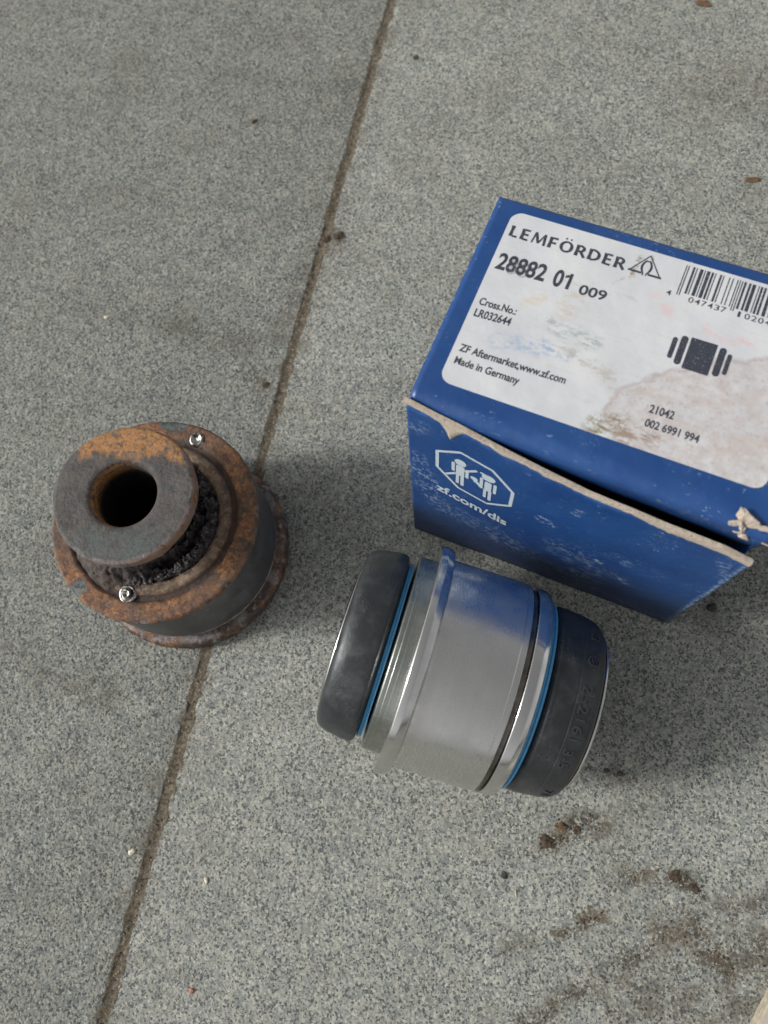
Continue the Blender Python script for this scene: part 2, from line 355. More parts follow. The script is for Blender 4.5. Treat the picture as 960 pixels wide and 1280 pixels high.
def mat_shiny(): 
    k = NT('bare metal of fresh punch marks')
    return k.set(Base_Color=k.mix(k.mr(k.noise(.9, 4), .45, .65), (.50, .48, .45), (.14, .12, .11)), Metallic=1.0, Roughness=.34, Normal=k.bump(k.noise(.6, 2), .10))
def mat_facet():
    k = NT('grey green worn metal'); g = k.noise(.6, 5, .7)
    return k.set(Base_Color=k.mix(k.mr(g, .38, .62), (.10, .12, .115), (.20, .22, .205)), Metallic=.4, Roughness=.5, Normal=k.bump(g, .15))

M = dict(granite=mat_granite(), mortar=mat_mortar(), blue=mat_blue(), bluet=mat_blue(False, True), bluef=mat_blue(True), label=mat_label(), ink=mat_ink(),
         white=mat_ink('pale blue white print', (.50, .57, .62), .60), fibre=mat_fibre(), inside=mat_plain('grey board inside', (.22, .19, .155), .95, .2, .5),
         steel=mat_steel('turned steel'), steel2=mat_steel('polished steel edge', (.74, .735, .72), .10, .18), collar=mat_steel('oily turned collar', (.36, .375, .34), .22, .34), groove=mat_plain('dark groove', (.20, .185, .165), .25, .4, .3, Metallic=1.0),
         rubber=mat_rubber(), bring=mat_blue_ring(), rim=mat_rust_rim(), disc=mat_rust_disc(), body=mat_dark_body(), flange=mat_flange(),
         torn=mat_torn_rubber(), shiny=mat_shiny(), facet=mat_facet(),
         tan=mat_plain('pale grit', (.36, .32, .24), .8, .5, 2), dgrit=mat_plain('dark grit', (.055, .044, .032), .9, .5, 2), rgrit=mat_plain('brown grit', (.115, .078, .048), .9, .5, 1.2),
         chip=mat_plain('cream chip', (.66, .60, .46), .7, .2, 1), rchip=mat_plain('reddish chip', (.42, .17, .11), .8, .3, 1), leaf=mat_plain('dry brown leaf', (.13, .075, .035), .8, .4, .6),
         clod=mat_plain('dry mud', (.070, .050, .031), .95, .75, 1.6), pebble=mat_plain('dark pebble', (.050, .047, .044), .8, .4, .8),
         board=mat_plain('pale beige board face', (.50, .44, .37), .8, .12, .25), bedge=mat_plain('beige board edge', (.40, .35, .26), .9, .30, .6), straw=mat_plain('pale straw', (.50, .40, .28), .8, .3, 1))

# ------------------------------------------------------------------ mesh helpers
def link(name, me, mats=None, parent=None, smooth=None):
    o = bpy.data.objects.new(name, me); COL.objects.link(o)
    if mats:
        for m in (mats if isinstance(mats, (list, tuple)) else [mats]): me.materials.append(m)
    if smooth is not None:
        me.shade_smooth(); me.set_sharp_from_angle(angle=math.radians(smooth))
    if parent: o.parent = parent
    return o
def mesh(name, V, F, mats=None, parent=None, smooth=None, mi=None):
    me = bpy.data.meshes.new(name); me.from_pydata([Vector(v)*S for v in V], [], F); me.update()
    o = link(name, me, mats, parent, smooth)
    if mi:
        for p, i in zip(me.polygons, mi): p.material_index = i
    return o
def empty(name, loc, label, cat, group=None):
    o = bpy.data.objects.new(name, None); COL.objects.link(o); o.location = Vector(loc)*S; o.empty_display_size = .01
    return tag(o, label, cat, group)
def tag(o, label, cat, group=None):
    o['label'] = label; o['category'] = cat
    if group: o['group'] = group
    return o
def rounded(prof, r=.6, n=3):
    out = [prof[0]]
    for i in range(1, len(prof)-1):
        a, b, c = Vector(prof[i-1]), Vector(prof[i]), Vector(prof[i+1])
        rr = min(r, (a-b).length*.45, (c-b).length*.45)
        p, q = b+(a-b).normalized()*rr, b+(c-b).normalized()*rr
        for j in range(n+1):
            t = j/n; out.append(tuple(p*(1-t)**2+b*2*t*(1-t)+q*t*t))
    out.append(prof[-1]); return out
def lathe(name, prof, mat, parent, r=.5, seg=128, smooth=35, disp=None, close=False):
    """prof: (radius, z) points from outside bottom to top; disp(r,z,ang)->(dr,dz)"""
    pr = rounded(prof, r) if r else prof
    V, F = [], []
    for i in range(seg):
        an = 2*math.pi*i/seg
        for (q, z) in pr:
            dr, dz = disp(q, z, an) if disp else (0, 0)
            V.append(((q+dr)*math.cos(an), (q+dr)*math.sin(an), z+dz))
    n = len(pr)
    for i in range(seg):
        j = (i+1) % seg
        for k in range(n-1 if not close else n):
            l = (k+1) % n
            F.append((i*n+k, j*n+k, j*n+l, i*n+l))
    return mesh(name, V, F, mat, parent, smooth)
def N3(x, y, z): return noise.noise(Vector((x, y, z)))
def fractal(v, oct=4): return noise.fractal(Vector(v), .8, 2.1, oct)

# ------------------------------------------------------------------ ground: granite slabs with an open dirty joint
J0, J1 = Vector((-31.8, 334.0)), Vector((-111.0, -76.0))
jd = (J0-J1).normalized(); jn = Vector((jd.y, -jd.x))          # along the joint, and to its right
def jpt(t, off): return J1 + jd*t + jn*off
ground = mesh('ground', [(-3000, -3000, -9), (3000, -3000, -9), (3000, 3000, -9), (-3000, 3000, -9)], [(0, 1, 2, 3)], M['granite'])
ground['kind'] = 'structure'
def slab(side):
    V, F = [], []
    ts = []; t = -420.0
    while t < 820: ts.append(t); t += 2.2 if -60 < t < 480 else 12
    for t in ts:
        wob = .32*N3(t*.13, side*9.1, 0)+.22*N3(t*.5, side*3.3, 4)+.30*N3(t*.03, side, 2)
        chip = max(0, N3(t*.21, side*5.7, 8)-.30)*2.6
        e0 = side*(1.25+wob+chip)
        for (o_, z) in ((e0, -9.0), (e0, -1.0), (e0+side*.12, -.45-.5*chip), (e0+side*.45, -.12-.2*chip), (e0+side*1.0, 0), (side*900, 0), (side*900, -9.0)):
            p = jpt(t, o_); V.append((p.x, p.y, z))
    n = 7
    for i in range(len(ts)-1):
        for k in range(n-1):
            q = (i*n+k, i*n+k+1, (i+1)*n+k+1, (i+1)*n+k)
            F.append(q if side < 0 else q[::-1])
    for i in (0, len(ts)-1):
        q = tuple(range(i*n, i*n+n)); F.append(q if (i == 0) == (side > 0) else q[::-1])
    o = mesh('paving_slab', V, F, M['granite'], ground, 40)
    return o
slab(-1); slab(1)
V, F = [], []
ts = [-60+1.2*i for i in range(int(540/1.2))]
for t in ts:
    for kk in range(7):
        off = -2.6+kk*5.2/6
        p = jpt(t, off); V.append((p.x, p.y, -.42+.50*N3(t*.22, off*.7, 1)+.30*N3(t*1.1, off*2, 5)+(.30 if abs(off) > 1.1 else 0)))
for i in range(len(ts)-1):
    for kk in range(6): F.append((i*7+kk, i*7+kk+1, (i+1)*7+kk+1, (i+1)*7+kk))
mesh('joint_filling', V, F, M['mortar'], ground, 60)

ICO = None
def ico(sub=1):
    bm = bmesh.new(); bmesh.ops.create_icosphere(bm, subdivisions=sub, radius=1)
    V = [v.co.copy() for v in bm.verts]; F = [tuple(v.index for v in f.verts) for f in bm.faces]; bm.free(); return V, F
I1, I2, I3 = ico(1), ico(2), ico(3)
def grains(name, pts, mats, parent, weights):
    V, F, mi = [], [], []
    for (x, y, z, r) in pts:
        b = len(V); rx, ry, rz = r*random.uniform(.6, 1.3), r*random.uniform(.6, 1.3), r*random.uniform(.4, .8)
        an = random.uniform(0, 6.28); m = random.choices(range(len(mats)), weights)[0]
        for v in I1[0]:
            q = Vector((v.x*rx*random.uniform(.75, 1.15), v.y*ry*random.uniform(.75, 1.15), v.z*rz))
            V.append((x+q.x*math.cos(an)-q.y*math.sin(an), y+q.x*math.sin(an)+q.y*math.cos(an), z+q.z))
        F += [tuple(i+b for i in f) for f in I1[1]]; mi += [m]*len(I1[1])
    o = mesh(name, V, F, mats, parent, None, mi); o['kind'] = 'stuff'; return o
pts = []
for i in range(1500):
    t = random.uniform(-10, 430); off = random.gauss(0, 1.0)
    if abs(off) > 2.6: continue
    p = jpt(t, off); pts.append((p.x, p.y, -.28+random.uniform(0, .25), random.choice((.10, .13, .16, .20, .30))))
grains('joint_grit', pts, [M['tan'], M['dgrit'], M['rgrit']], ground, [.26, .52, .22])
pts = []
for i in range(900):
    pts.append((random.uniform(-200, 130), random.uniform(-75, 330), .02, random.choice((.08, .10, .13, .16, .26))))
for (ax, ay, bx, by, r, n) in [(26, -19, 31, -17, 2.4, 55), (33, -13, 44, -13, 3.0, 50), (50, -28, 59, -27, 2.6, 26), (64, -27, 71, -30, 2.0, 36), (30, -44, 42, -39, 1.0, 40),
        (60, -43, 71, -41, 4, 40), (72, -46, 79, -52, 3.5, 55), (20, -69, 62, -43, 2.0, 60), (84, -48, 98, -46, 6, 40), (45, -64, 85, -62, 8, 60), (-50, 208, -52, 209, 2, 18)]:
    for i in range(n):
        t = random.random(); pts.append((ax+(bx-ax)*t+random.gauss(0, r*.5), ay+(by-ay)*t+random.gauss(0, r*.5), .04, random.choice((.16, .22, .3, .42))))
def in_bush(x, y): return (x+97.4)**2+(y-75.2)**2 < 37**2
pts = [p for p in pts if not in_bush(p[0], p[1])]
gr = grains('loose_grit', pts, [M['tan'], M['dgrit'], M['rgrit']], None, [.07, .48, .45])

# individual crumbs lying on the paving
def crumb(name, x, y, rx, ry, rz, an, mat, label, cat, rough=.35, seed=0):
    V = []
    for v in I3[0]:
        n_ = 1+rough*fractal(v*1.6+Vector((seed*3.1, 7, 1)), 4)+(.45*noise.noise(v*4.5+Vector((seed, 2, 9))) if name == 'mud_clod' else 0)
        q = Vector((v.x*rx, v.y*ry, v.z*rz))*n_
        z = (max(q.z, -.45*rz)+.45*rz)*(.62 if name == 'mud_clod' else 1)
        V.append((q.x*math.cos(an)-q.y*math.sin(an), q.x*math.sin(an)+q.y*math.cos(an), z-.02))
    o = mesh(name, V, I3[1], mat, None, 50); o.location = (x*S, y*S, 0)
    return tag(o, label, cat)
crumb('stone_chip', -107.6, -26.6, 1.35, .85, .6, .5, M['chip'], 'cream stone chip just left of the lower paving joint', 'stone chip', seed=1)
crumb('stone_chip', -81.9, -34.0, .6, 1.0, .5, .2, M['chip'], 'small cream stone chip right of the lower paving joint', 'stone chip', seed=2)
crumb('mud_clod', 26.3, -18.6, 2.2, 1.5, .8, -.4, M['clod'], 'dark brown crumbly mud clod leftmost below the new bushing', 'mud clod', .8, 3)
crumb('mud_clod', 31.0, -14.0, 1.9, 1.1, .9, -.2, M['leaf'], 'flat reddish brown flake with dark rim beside the crumbly mud clod', 'mud clod', .4, 4)
crumb('mud_clod', 35.8, -15.0, 1.2, 1.0, .6, .3, M['clod'], 'small brown mud crumb right of the reddish flake', 'mud clod', .8, 5)
crumb('mud_clod', 64.7, -27.1, 1.6, 1.4, .6, .9, M['clod'], 'brown mud lump on the stained paving at lower right', 'mud clod', .8, 6)
crumb('mud_clod', 70.4, -30.4, 1.5, .9, .7, -.5, M['clod'], 'outer right mud lump of the brown stain group', 'mud clod', .8, 7)
crumb('pebble', 83.4, 56.4, 1.7, 1.4, 1.1, .3, M['pebble'], 'dark pebble below the lower right corner of the blue box', 'pebble', .35, 8)
crumb('leaf_scrap', 114.3, 228.6, 3.4, 1.2, .5, .05, M['leaf'], 'brown dry leaf scrap at the right edge above the box', 'leaf scrap', .5, 9)
crumb('leaf_scrap', 103.5, 321.0, 3.2, 1.8, .6, -.2, M['leaf'], 'orange brown scrap at the top edge of the paving', 'leaf scrap', .5, 10)
crumb('pebble', 50.1, 2.4, .95, .7, .5, -.3, M['pebble'], 'small dark pebble right of the new bushing, right one of a close pair', 'pebble', .4, 11)
crumb('pebble', 45.9, 3.2, 1.0, .7, .6, .3, M['pebble'], 'small dark pebble right of the new bushing, left one of a close pair', 'pebble', .4, 12)
crumb('pebble', 12.9, -28.9, 1.1, .9, .5, .8, M['pebble'], 'tiny dark pebble below the flanged end of the new bushing', 'pebble', .6, 13)
crumb('straw_bit', 16.5, -34.0, .25, 1.3, .22, .1, M['straw'], 'thin pale straw bit lying below the tiny dark pebble', 'straw', .2, 14)
crumb('mud_clod', -55.4, 207.2, 1.7, 1.2, .7, .2, M['clod'], 'dark mud clod sitting in the upper paving joint', 'mud clod', .7, 15)
crumb('mud_clod', -50.1, 208.7, 1.9, 1.4, .8, .6, M['clod'], 'brown mud clod right beside the upper paving joint', 'mud clod', .7, 16)
crumb('mud_clod', -75.6, 141.8, 1.4, 1.0, .6, .6, M['clod'], 'mud crumb left of the joint above the rusty bushing', 'mud clod', .7, 17)
crumb('pebble', -90.2, 268.9, 1.3, .9, .5, .6, M['clod'], 'dark speck of stone on the upper left slab', 'pebble', .5, 18)
crumb('mud_clod', -20.3, 299.8, 1.2, 1.3, .5, .6, M['clod'], 'mud crumb right of the joint near the top edge', 'mud clod', .5, 19)
crumb('stone_chip', -143.9, 173.2, 1.0, .8, .5, .3, M['chip'], 'pale stone chip on the left slab above the rusty bushing', 'stone chip', .35, 20)
crumb('stone_chip', -83.5, -65.5, .8, .8, .5, .4, M['rchip'], 'tiny reddish chip near the bottom edge right of the joint', 'stone chip', .3, 21)

# pale board reaching in at the lower right corner
bd = empty('board', (86, -61, 0), 'pale beige board with worn edge reaching in at the lower right corner', 'board')
ua = Vector((.553, .833)); ub = Vector((.833, -.553)); o0 = Vector((82.7-86, -65.9+61))
V, F, mi = [], [], []
nn = 40
for i in range(nn+1):
    b = o0+ua*(-60+i*2.6)
    j = .18*N3(i*.7, 1, 2)
    for (q, z) in ((0+j, 0.0), (j*.6, 4.9), (.35+j, 5.4), (70, 5.4), (70, 0)):
        p = b+ub*q; V.append((p.x, p.y, z+.02))
for i in range(nn):
    for k in range(4):
        F.append((i*5+k, i*5+k+1, (i+1)*5+k+1, (i+1)*5+k)); mi.append(0 if k >= 2 else 1)
F += [tuple(range(5))[::-1], tuple(nn*5+k for k in range(5))]; mi += [1, 1]
VB = V
bf = mesh('board_face', [v for v in V], [f for f, m in zip(F, mi) if m == 0], M['board'], bd, 30)
be = mesh('board_edge', [v for v in V], [f for f, m in zip(F, mi) if m == 1], M['bedge'], bd, 30)

# ------------------------------------------------------------------ carton
HB, W, DP = 94.0, 92.0, 65.5
yaw = math.radians(-21.6)
U = Vector((math.cos(yaw), math.sin(yaw), 0)); Vv = Vector((-U.y, U.x, 0)); ZZ = Vector((0, 0, 1))
Bc = Vector((-13.98, 89.02, HB)); Dc = Vector((-17.13, 84.26, 0)); Ec = Vector((68.40, 51.06, 0)); Cc = Ec+U*1.58+Vv*.75+ZZ*84.0
BO = Dc.copy()                                            # the box's base point
box = empty('parts_box', BO, 'blue cardboard parts box with a white label and a torn front edge', 'box')
def bx(u, v, z=0): return Bc*1.0 + U*u + Vv*v + ZZ*(z) - BO     # top-panel coordinates, z measured from the top plane
# orientation helper: a child whose local axes are the top panel's (x along, y into depth, z up)
MT = Matrix((U, Vv, ZZ)).transposed().to_4x4()
def on_top(o, z=0.0):
    o.matrix_local = Matrix.Translation((Bc-BO+ZZ*z)*S) @ MT; return o
# top panel, slightly sagging sheet with a front edge that rolls down as the tuck flap
NU = 60
def sag(u, v): return -.35*math.sin(math.pi*u/W)*math.sin(math.pi*min(1, v/DP))+.10*N3(u*.06, v*.06, 3)
def vend(u): return .7-2.6*(u/W)
V, F = [], []
vs = [DP, DP-.5, DP-1.2, 50, 40, 30, 20, 12, 8, 6, 4.6]
rows = []
for i in range(NU+1):
    u = W*i/NU; r = []
    for v in vs:
        z = sag(u, v) - (.5 if v == DP else .12 if v == DP-.5 else 0); r.append((u, v, z))
    ve = vend(u)
    for k in range(1, 9):
        an = k/8*math.pi/2*1.04
        R_ = 4.6-ve
        r.append((u, 4.6-R_*math.sin(an), -(3.6)*(1-math.cos(an))*1.0+.25*N3(u*.12, k, 2)))
    for dz in (8, 14, 20): r.append((u, ve+.25*(dz-5), -dz+.3*N3(u*.1, dz, 6)))
    rows.append(r)
n = len(rows[0])
for r in rows: V += r
for i in range(NU):
    for k in range(n-1): F.append((i*n+k, i*n+k+1, (i+1)*n+k+1, (i+1)*n+k))
tp = on_top(mesh('top_panel', V, F, M['bluet'], box, 45))
md = tp.modifiers.new('board', 'SOLIDIFY'); md.thickness = .5*S; md.offset = -1
# side, back and bottom panels
def quad_panel(name, P4, mat, nsub=8, th=.5, flip=False):
    V, F = [], []
    for i in range(nsub+1):
        for j in range(nsub+1):
            s_, t_ = i/nsub, j/nsub
            p = (P4[0]*(1-s_)+P4[1]*s_)*(1-t_)+(P4[3]*(1-s_)+P4[2]*s_)*t_
            V.append(p)
    for i in range(nsub):
        for j in range(nsub):
            a_ = i*(nsub+1)+j; q = (a_, a_+nsub+1, a_+nsub+2, a_+1); F.append(q[::-1] if flip else q)
    o = mesh(name, V, F, mat, box, 60)
    m_ = o.modifiers.new('board', 'SOLIDIFY'); m_.thickness = th*S; m_.offset = -1
    return o
D0, E0, B0 = Dc-BO, Ec-BO, Bc-BO
A0 = B0+Vv*DP; Cr = B0+U*W                    # top corners
Db = D0+Vv*(DP+5); Eb = E0+Vv*(DP+5); Ar = Cr+Vv*DP
e_ = .35
quad_panel('side_panel', [Db, D0+Vv*.6+U*.25, B0+Vv*.5+U*.25-ZZ*.8, A0-ZZ*e_], M['blue'])
quad_panel('side_panel', [E0+Vv*.6-U*.25, Eb, Ar-ZZ*e_, Cr+Vv*1.5-U*.3-ZZ*2.5], M['blue'])
quad_panel('back_panel', [Eb, Db, A0-ZZ*e_-Vv*.3, Ar-ZZ*e_-Vv*.3], M['blue'])
quad_panel('bottom_panel', [D0+Vv*.8+ZZ*.6, Db-Vv*.6+ZZ*.6, Eb-Vv*.6+ZZ*.6, E0+Vv*.8+ZZ*.6], M['inside'])
# front panel: local axes x along its foot, z up its face, y into the box
fu = (Ec-Dc).normalized(); tpv = (Bc+Cc)/2-(Dc+Ec)/2; fw = (tpv-fu*tpv.dot(fu)).normalized(); fn = fu.cross(fw)    # fn points out of the box
MF = Matrix((fu, -fn, fw)).transposed().to_4x4()
FL = (Ec-Dc).length
def on_front(o, off=0.0):
    o.matrix_local = Matrix.Translation((fn*off)*S) @ MF; return o
def fl(p): q = p-Dc; return Vector((q.dot(fu), -q.dot(fn), q.dot(fw)))
LB, LC = fl(Bc), fl(Cc)
def etop(x):
    x = max(EDGE[0][0], min(EDGE[-1][0], x))
    for (a_, b_), (c_, d_) in zip(EDGE, EDGE[1:]):
        if x <= c_: t = (x-a_)/(c_-a_); return b_+(d_-b_)*t
    return EDGE[-1][1]
def fsurf(s_, t_):
    """front panel surface: s along (0..1), t up (0..1), local coords"""
    xl = LB.x*t_; xr = FL+(LC.x-FL)*t_
    x = xl+(xr-xl)*s_
    h = etop(x)*t_
    y = (LB.y*(1-s_)+LC.y*s_)*t_
    bulge = -1.3*math.sin(math.pi*s_)*math.sin(math.pi*min(1, t_*.75))+.25*N3(s_*4, t_*4, 9)
    return Vector((x, y+bulge, h))
def fmap(x, z, off):
    """a point x, z of the panel's plane laid on the bulged panel"""
    s_, t_ = .5, .5
    for _ in range(12):
        t_ = max(0, min(1, z/etop(x))); xl = LB.x*t_; xr = FL+(LC.x-FL)*t_; s_ = max(0, min(1, (x-xl)/(xr-xl)))
    p = fsurf(s_, t_); return Vector((x, p.y-off, z))
def fold_strip(x):                                          # width of torn paper below the edge
    base = 1.05+1.1*max(0, N3(x*.16, 5, 1))+.5*N3(x*.6, 2, 3)+.22*N3(x*2.3, 1, 1)
    if x > 62: base += 1.6*min(1, (x-62)/10)
    if x < 9: base *= .9
    base += 7.5*max(0, 1-abs(x-13.4)/(3.0 if x < 13.4 else 4.2))**1.4
    return max(.45, base)
NS, NTt = 150, 26
V, F = [], []
for i in range(NS+1):
    for j in range(NTt+1):
        p = fsurf(i/NS, j/NTt)
        if j == NTt: p.z += .35*N3(p.x*.9, 3, 1)
        V.append(p)
for i in range(NS):
    for j in range(NTt):
        a_ = i*(NTt+1)+j; F.append((a_, a_+NTt+1, a_+NTt+2, a_+1))
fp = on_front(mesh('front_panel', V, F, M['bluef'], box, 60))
md = fp.modifiers.new('board', 'SOLIDIFY'); md.thickness = .8*S; md.offset = -1
# torn paper edge: raw board proud of the print
V, F = [], []
NS2 = 320
for i in range(NS2+1):
    x = .3+(LC.x-.5)*i/NS2; zt = etop(x)-.05; ws = fold_strip(x)
    for (zz, off) in ((zt-ws-.25, .02), (zt-ws, .16), (zt-ws*.5, .20+.05*N3(x*.5, 1, 5)), (zt+.15+.12*N3(x*.7, 2, 2), .14), (zt+.25+.18*N3(x*.7, 2, 2), -.4), (zt+.25, -1.0), (zt-1.0, -1.05)):
        V.append(fmap(x, min(zz, zt), off)+Vector((0, 0, max(0, zz-zt))))
n = 7
for i in range(NS2):
    for k in range(n-1): F.append((i*n+k, (i+1)*n+k, (i+1)*n+k+1, i*n+k+1))
on_front(mesh('torn_edge', V, F, M['fibre'], box, 70))
# crumpled corner where the board has torn: raw flake, bent loop, raw edge and a blue remnant
def scrap(name, P, mat, th=.45):
    c_ = Vector((sum(p[0] for p in P)/len(P), sum(p[1] for p in P)/len(P), sum(p[2] for p in P)/len(P)+.15))
    V = [(p[0], p[1]-.35, p[2]) for p in P]+[(c_.x, c_.y-.35, c_.z)]
    V2, F = [], []; n_ = len(P)
    for i in range(n_): F.append((i, (i+1) % n_, n_))
    o = on_top(mesh(name, V, F, mat, box, 60))
    m_ = o.modifiers.new('sub', 'SUBSURF'); m_.subdivision_type = 'SIMPLE'; m_.levels = m_.render_levels = 4
    tx = bpy.data.textures.get('crumple') or bpy.data.textures.new('crumple', 'CLOUDS'); tx.noise_scale = .0016
    m_ = o.modifiers.new('crumple', 'DISPLACE'); m_.texture = tx; m_.strength = .0011; m_.texture_coords = 'LOCAL'; m_.direction = 'RGB_TO_XYZ'
    m_ = o.modifiers.new('board', 'SOLIDIFY'); m_.thickness = th*S; m_.offset = 0
    return o
scrap('torn_flake', [(81.48, -.44, -1.2), (83.07, .09, -.6), (83.9, -1.03, .2), (87.2, -1.6, -6.5), (85.65, -1.01, -6.5), (83.69, -.94, -5)], M['fibre'])
scrap('torn_flake', [(82.52, .78, -.4), (82.07, 1.57, 1.2), (82.42, 2.36, 1.8), (83.62, 2.79, 1.8), (84.81, 1.72, 1.4), (86.02, .75, .6), (84.82, -.38, .3), (83.63, -.33, 1.0)], M['fibre'])
scrap('raw_edge', [(84.6, -.06, .7), (85.94, .9, .7), (87.73, .64, .4), (92.05, .34, .2), (92.48, -.33, -.5), (88.08, -.35, -.4), (85.31, -.41, -.3)], M['fibre'])
scrap('torn_ridge', [(83.12, .11, 1.0), (83.77, -.63, 1.4), (87.93, -1.5, -5.8), (87.2, -1.9, -6.5)], M['fibre'], .3)
scrap('blue_remnant', [(85.22, -.18, -.8), (92.0, -.17, -.9), (92.2, .15, -5), (90.78, -1.05, -6), (87.97, -1.12, -6)], M['blue'])
scrap('torn_flake', [(90.72, -1.21, -5.7), (90.88, -.39, -4.6), (91.77, .34, -4.4), (92.85, -1.3, -6.2)], M['fibre'])

# ---- label and its print
label_o = None
def rrect(x0, y0, x1, y1, r, n=8):
    P = []
    for (cx, cy, a0) in ((x1-r, y0+r, -90), (x1-r, y1-r, 0), (x0+r, y1-r, 90), (x0+r, y0+r, 180)):
        for k in range(n+1):
            an = math.radians(a0+90*k/n); P.append((cx+r*math.cos(an), cy+r*math.sin(an)))
    return P
# label sheet follows the panel's sag: a grid clipped by a rounded rectangle
def sheet(P, z, step=3.0):
    bm = bmesh.new()
    vsx = [bm.verts.new((x, y, 0)) for x, y in P]; bm.faces.new(vsx)
    x0 = min(p[0] for p in P); x1 = max(p[0] for p in P); y0 = min(p[1] for p in P); y1 = max(p[1] for p in P)
    x = x0+step
    while x < x1: bmesh.ops.bisect_plane(bm, geom=bm.verts[:]+bm.edges[:]+bm.faces[:], plane_co=(x, 0, 0), plane_no=(1, 0, 0)); x += step
    y = y0+step
    while y < y1: bmesh.ops.bisect_plane(bm, geom=bm.verts[:]+bm.edges[:]+bm.faces[:], plane_co=(0, y, 0), plane_no=(0, 1, 0)); y += step
    for v in bm.verts: v.co.z = sag(v.co.x, v.co.y)+z
    bmesh.ops.recalc_face_normals(bm, faces=bm.faces[:])
    if bm.faces[:] and sum(f.normal.z for f in bm.faces) < 0: bmesh.ops.reverse_faces(bm, faces=bm.faces[:])
    bm.verts.index_update()
    V = [tuple(v.co) for v in bm.verts]; F = [tuple(v.index for v in f.verts) for f in bm.faces]; bm.free(); return V, F
V, F = sheet(rrect(5.2, 8.3, 86.6, 62.0, 3.2), .17)
label_o = on_top(mesh('label', V, F, M['label'], box))
md = label_o.modifiers.new('paper', 'SOLIDIFY'); md.thickness = .1*S; md.offset = -1

def polys(name, P, mat, parent, mapper):
    """P: list of polygons (lists of (x,y)); mapper -> 3D"""
    V, F = [], []
    for q in P:
        ar = sum(a_[0]*b_[1]-b_[0]*a_[1] for a_, b_ in zip(q, q[1:]+q[:1]))
        if ar < 0: q = q[::-1]
        F.append(tuple(range(len(V), len(V)+len(q)))); V += [mapper(x, y) for x, y in q]
    return mesh(name, V, F, mat, parent)
def lab(x, y): return (x, y, sag(x, y)+.215)
def stroke(pts, w, closed=False):
    out = []
    m_ = len(pts)
    for i in range(m_ if closed else m_-1):
        a_, b_ = Vector(pts[i]), Vector(pts[(i+1) % m_]); d_ = (b_-a_).normalized(); n_ = Vector((-d_.y, d_.x))
        wa = w(i) if callable(w) else w; wb = w((i+1) % m_) if callable(w) else w
        ex = d_*(.12*wa)
        out.append([tuple(a_-ex+n_*wa/2), tuple(a_-ex-n_*wa/2), tuple(b_+ex-n_*wb/2), tuple(b_+ex+n_*wb/2)])
    return out
def glyphs(body, bold=0.0):
    cu = bpy.data.curves.new('t', 'FONT'); cu.body = body; cu.size = 1.0; cu.offset = bold; cu.resolution_u = 4
    o = bpy.data.objects.new('t', cu); COL.objects.link(o)
    dg = bpy.context.evaluated_depsgraph_get(); me = bpy.data.meshes.new_from_object(o.evaluated_get(dg))
    V = [(v.co.x, v.co.y) for v in me.vertices]; F = [tuple(p.vertices) for p in me.polygons]
    bpy.data.objects.remove(o); bpy.data.curves.remove(cu); bpy.data.meshes.remove(me)
    return V, F
CAPH = max(v[1] for v in glyphs('H')[0])
def text(name, body, x0, x1, base, cap, mat, parent, mapper, bold=0.0, slope=0.0, flag=False):
    V, F = glyphs(body, bold)
    a_ = min(v[0] for v in V); b_ = max(v[0] for v in V)
    V2 = []
    for (x, y) in V:
        xx = x0+(x-a_)/(b_-a_)*(x1-x0); yy = base+y/CAPH*cap+slope*(xx-x0)
        V2.append(mapper(xx, yy))
    return mesh(name, V2, F, mat, parent)
# brand lettering in flared capitals
def letter(ch):
    T, H = .25, .16
    bar = lambda x, y0=0, y1=1: [[(x-T*.58, y0), (x+T*.58, y0), (x+T*.44, (y0+y1)/2), (x+T*.58, y1), (x-T*.58, y1), (x-T*.44, (y0+y1)/2)]]
    hb = lambda x0, x1, y: [[(x0, y-H/2), (x1, y-H*.62), (x1, y+H*.62), (x0, y+H/2)]]
    def arc(cx, cy, rx, ry, a0, a1, n=20):
        P = []
        for i in range(n):
            qs = []
            for j in (i, i+1):
                an = math.radians(a0+(a1-a0)*j/n); c_, s_ = math.cos(an), math.sin(an)
                tw = H+(T-H)*abs(c_)**1.3
                qs.append(((cx+rx*c_, cy+ry*s_), (cx+(rx-tw)*c_, cy+(ry-min(tw, H*1.15))*s_)))
            P.append([qs[0][0], qs[1][0], qs[1][1], qs[0][1]])
        return P
    if ch == 'L': return bar(.12)+hb(.2, .62, .06), .66
    if ch == 'E': return bar(.12)+hb(.2, .62, .06)+hb(.2, .56, .52)+hb(.2, .62, .94), .68
    if ch == 'F': return bar(.12)+hb(.2, .56, .49)+hb(.2, .62, .94), .66
    if ch == 'M': return stroke([(.08, 0), (.18, 1)], .13)+stroke([(.20, .98), (.55, .12)], .21)+stroke([(.55, .08), (.90, .98)], .13)+stroke([(.92, 1), (1.02, 0)], .20), 1.10
    if ch in 'OÖ':
        P = arc(.52, .5, .52, .53, 0, 360, 36)
        if ch == 'Ö':
            for cx in (.34, .70): P.append([(cx+.085*math.cos(k*.785), 1.22+.085*math.sin(k*.785)) for k in range(8)])
        return P, 1.04
    if ch == 'R': return bar(.12)+hb(.2, .42, .94)+hb(.2, .42, .46)+arc(.38, .70, .34, .305, -90, 90, 16)+stroke([(.38, .46), (.76, .0)], .22), .80
    if ch == 'D': return bar(.12)+hb(.2, .40, .94)+hb(.2, .40, .06)+arc(.36, .5, .56, .505, -90, 90, 22), .94
P, x = [], 0.0
for ch in 'LEMFÖRDER':
    q, adv = letter(ch); P += [[(x+a_, b_) for a_, b_ in pl] for pl in q]; x += adv+.20
tot = x-.20; sx = (37.9-6.6)/tot
P = [[(6.6+a_*sx, 54.25+b_*3.35) for a_, b_ in pl] for pl in P]
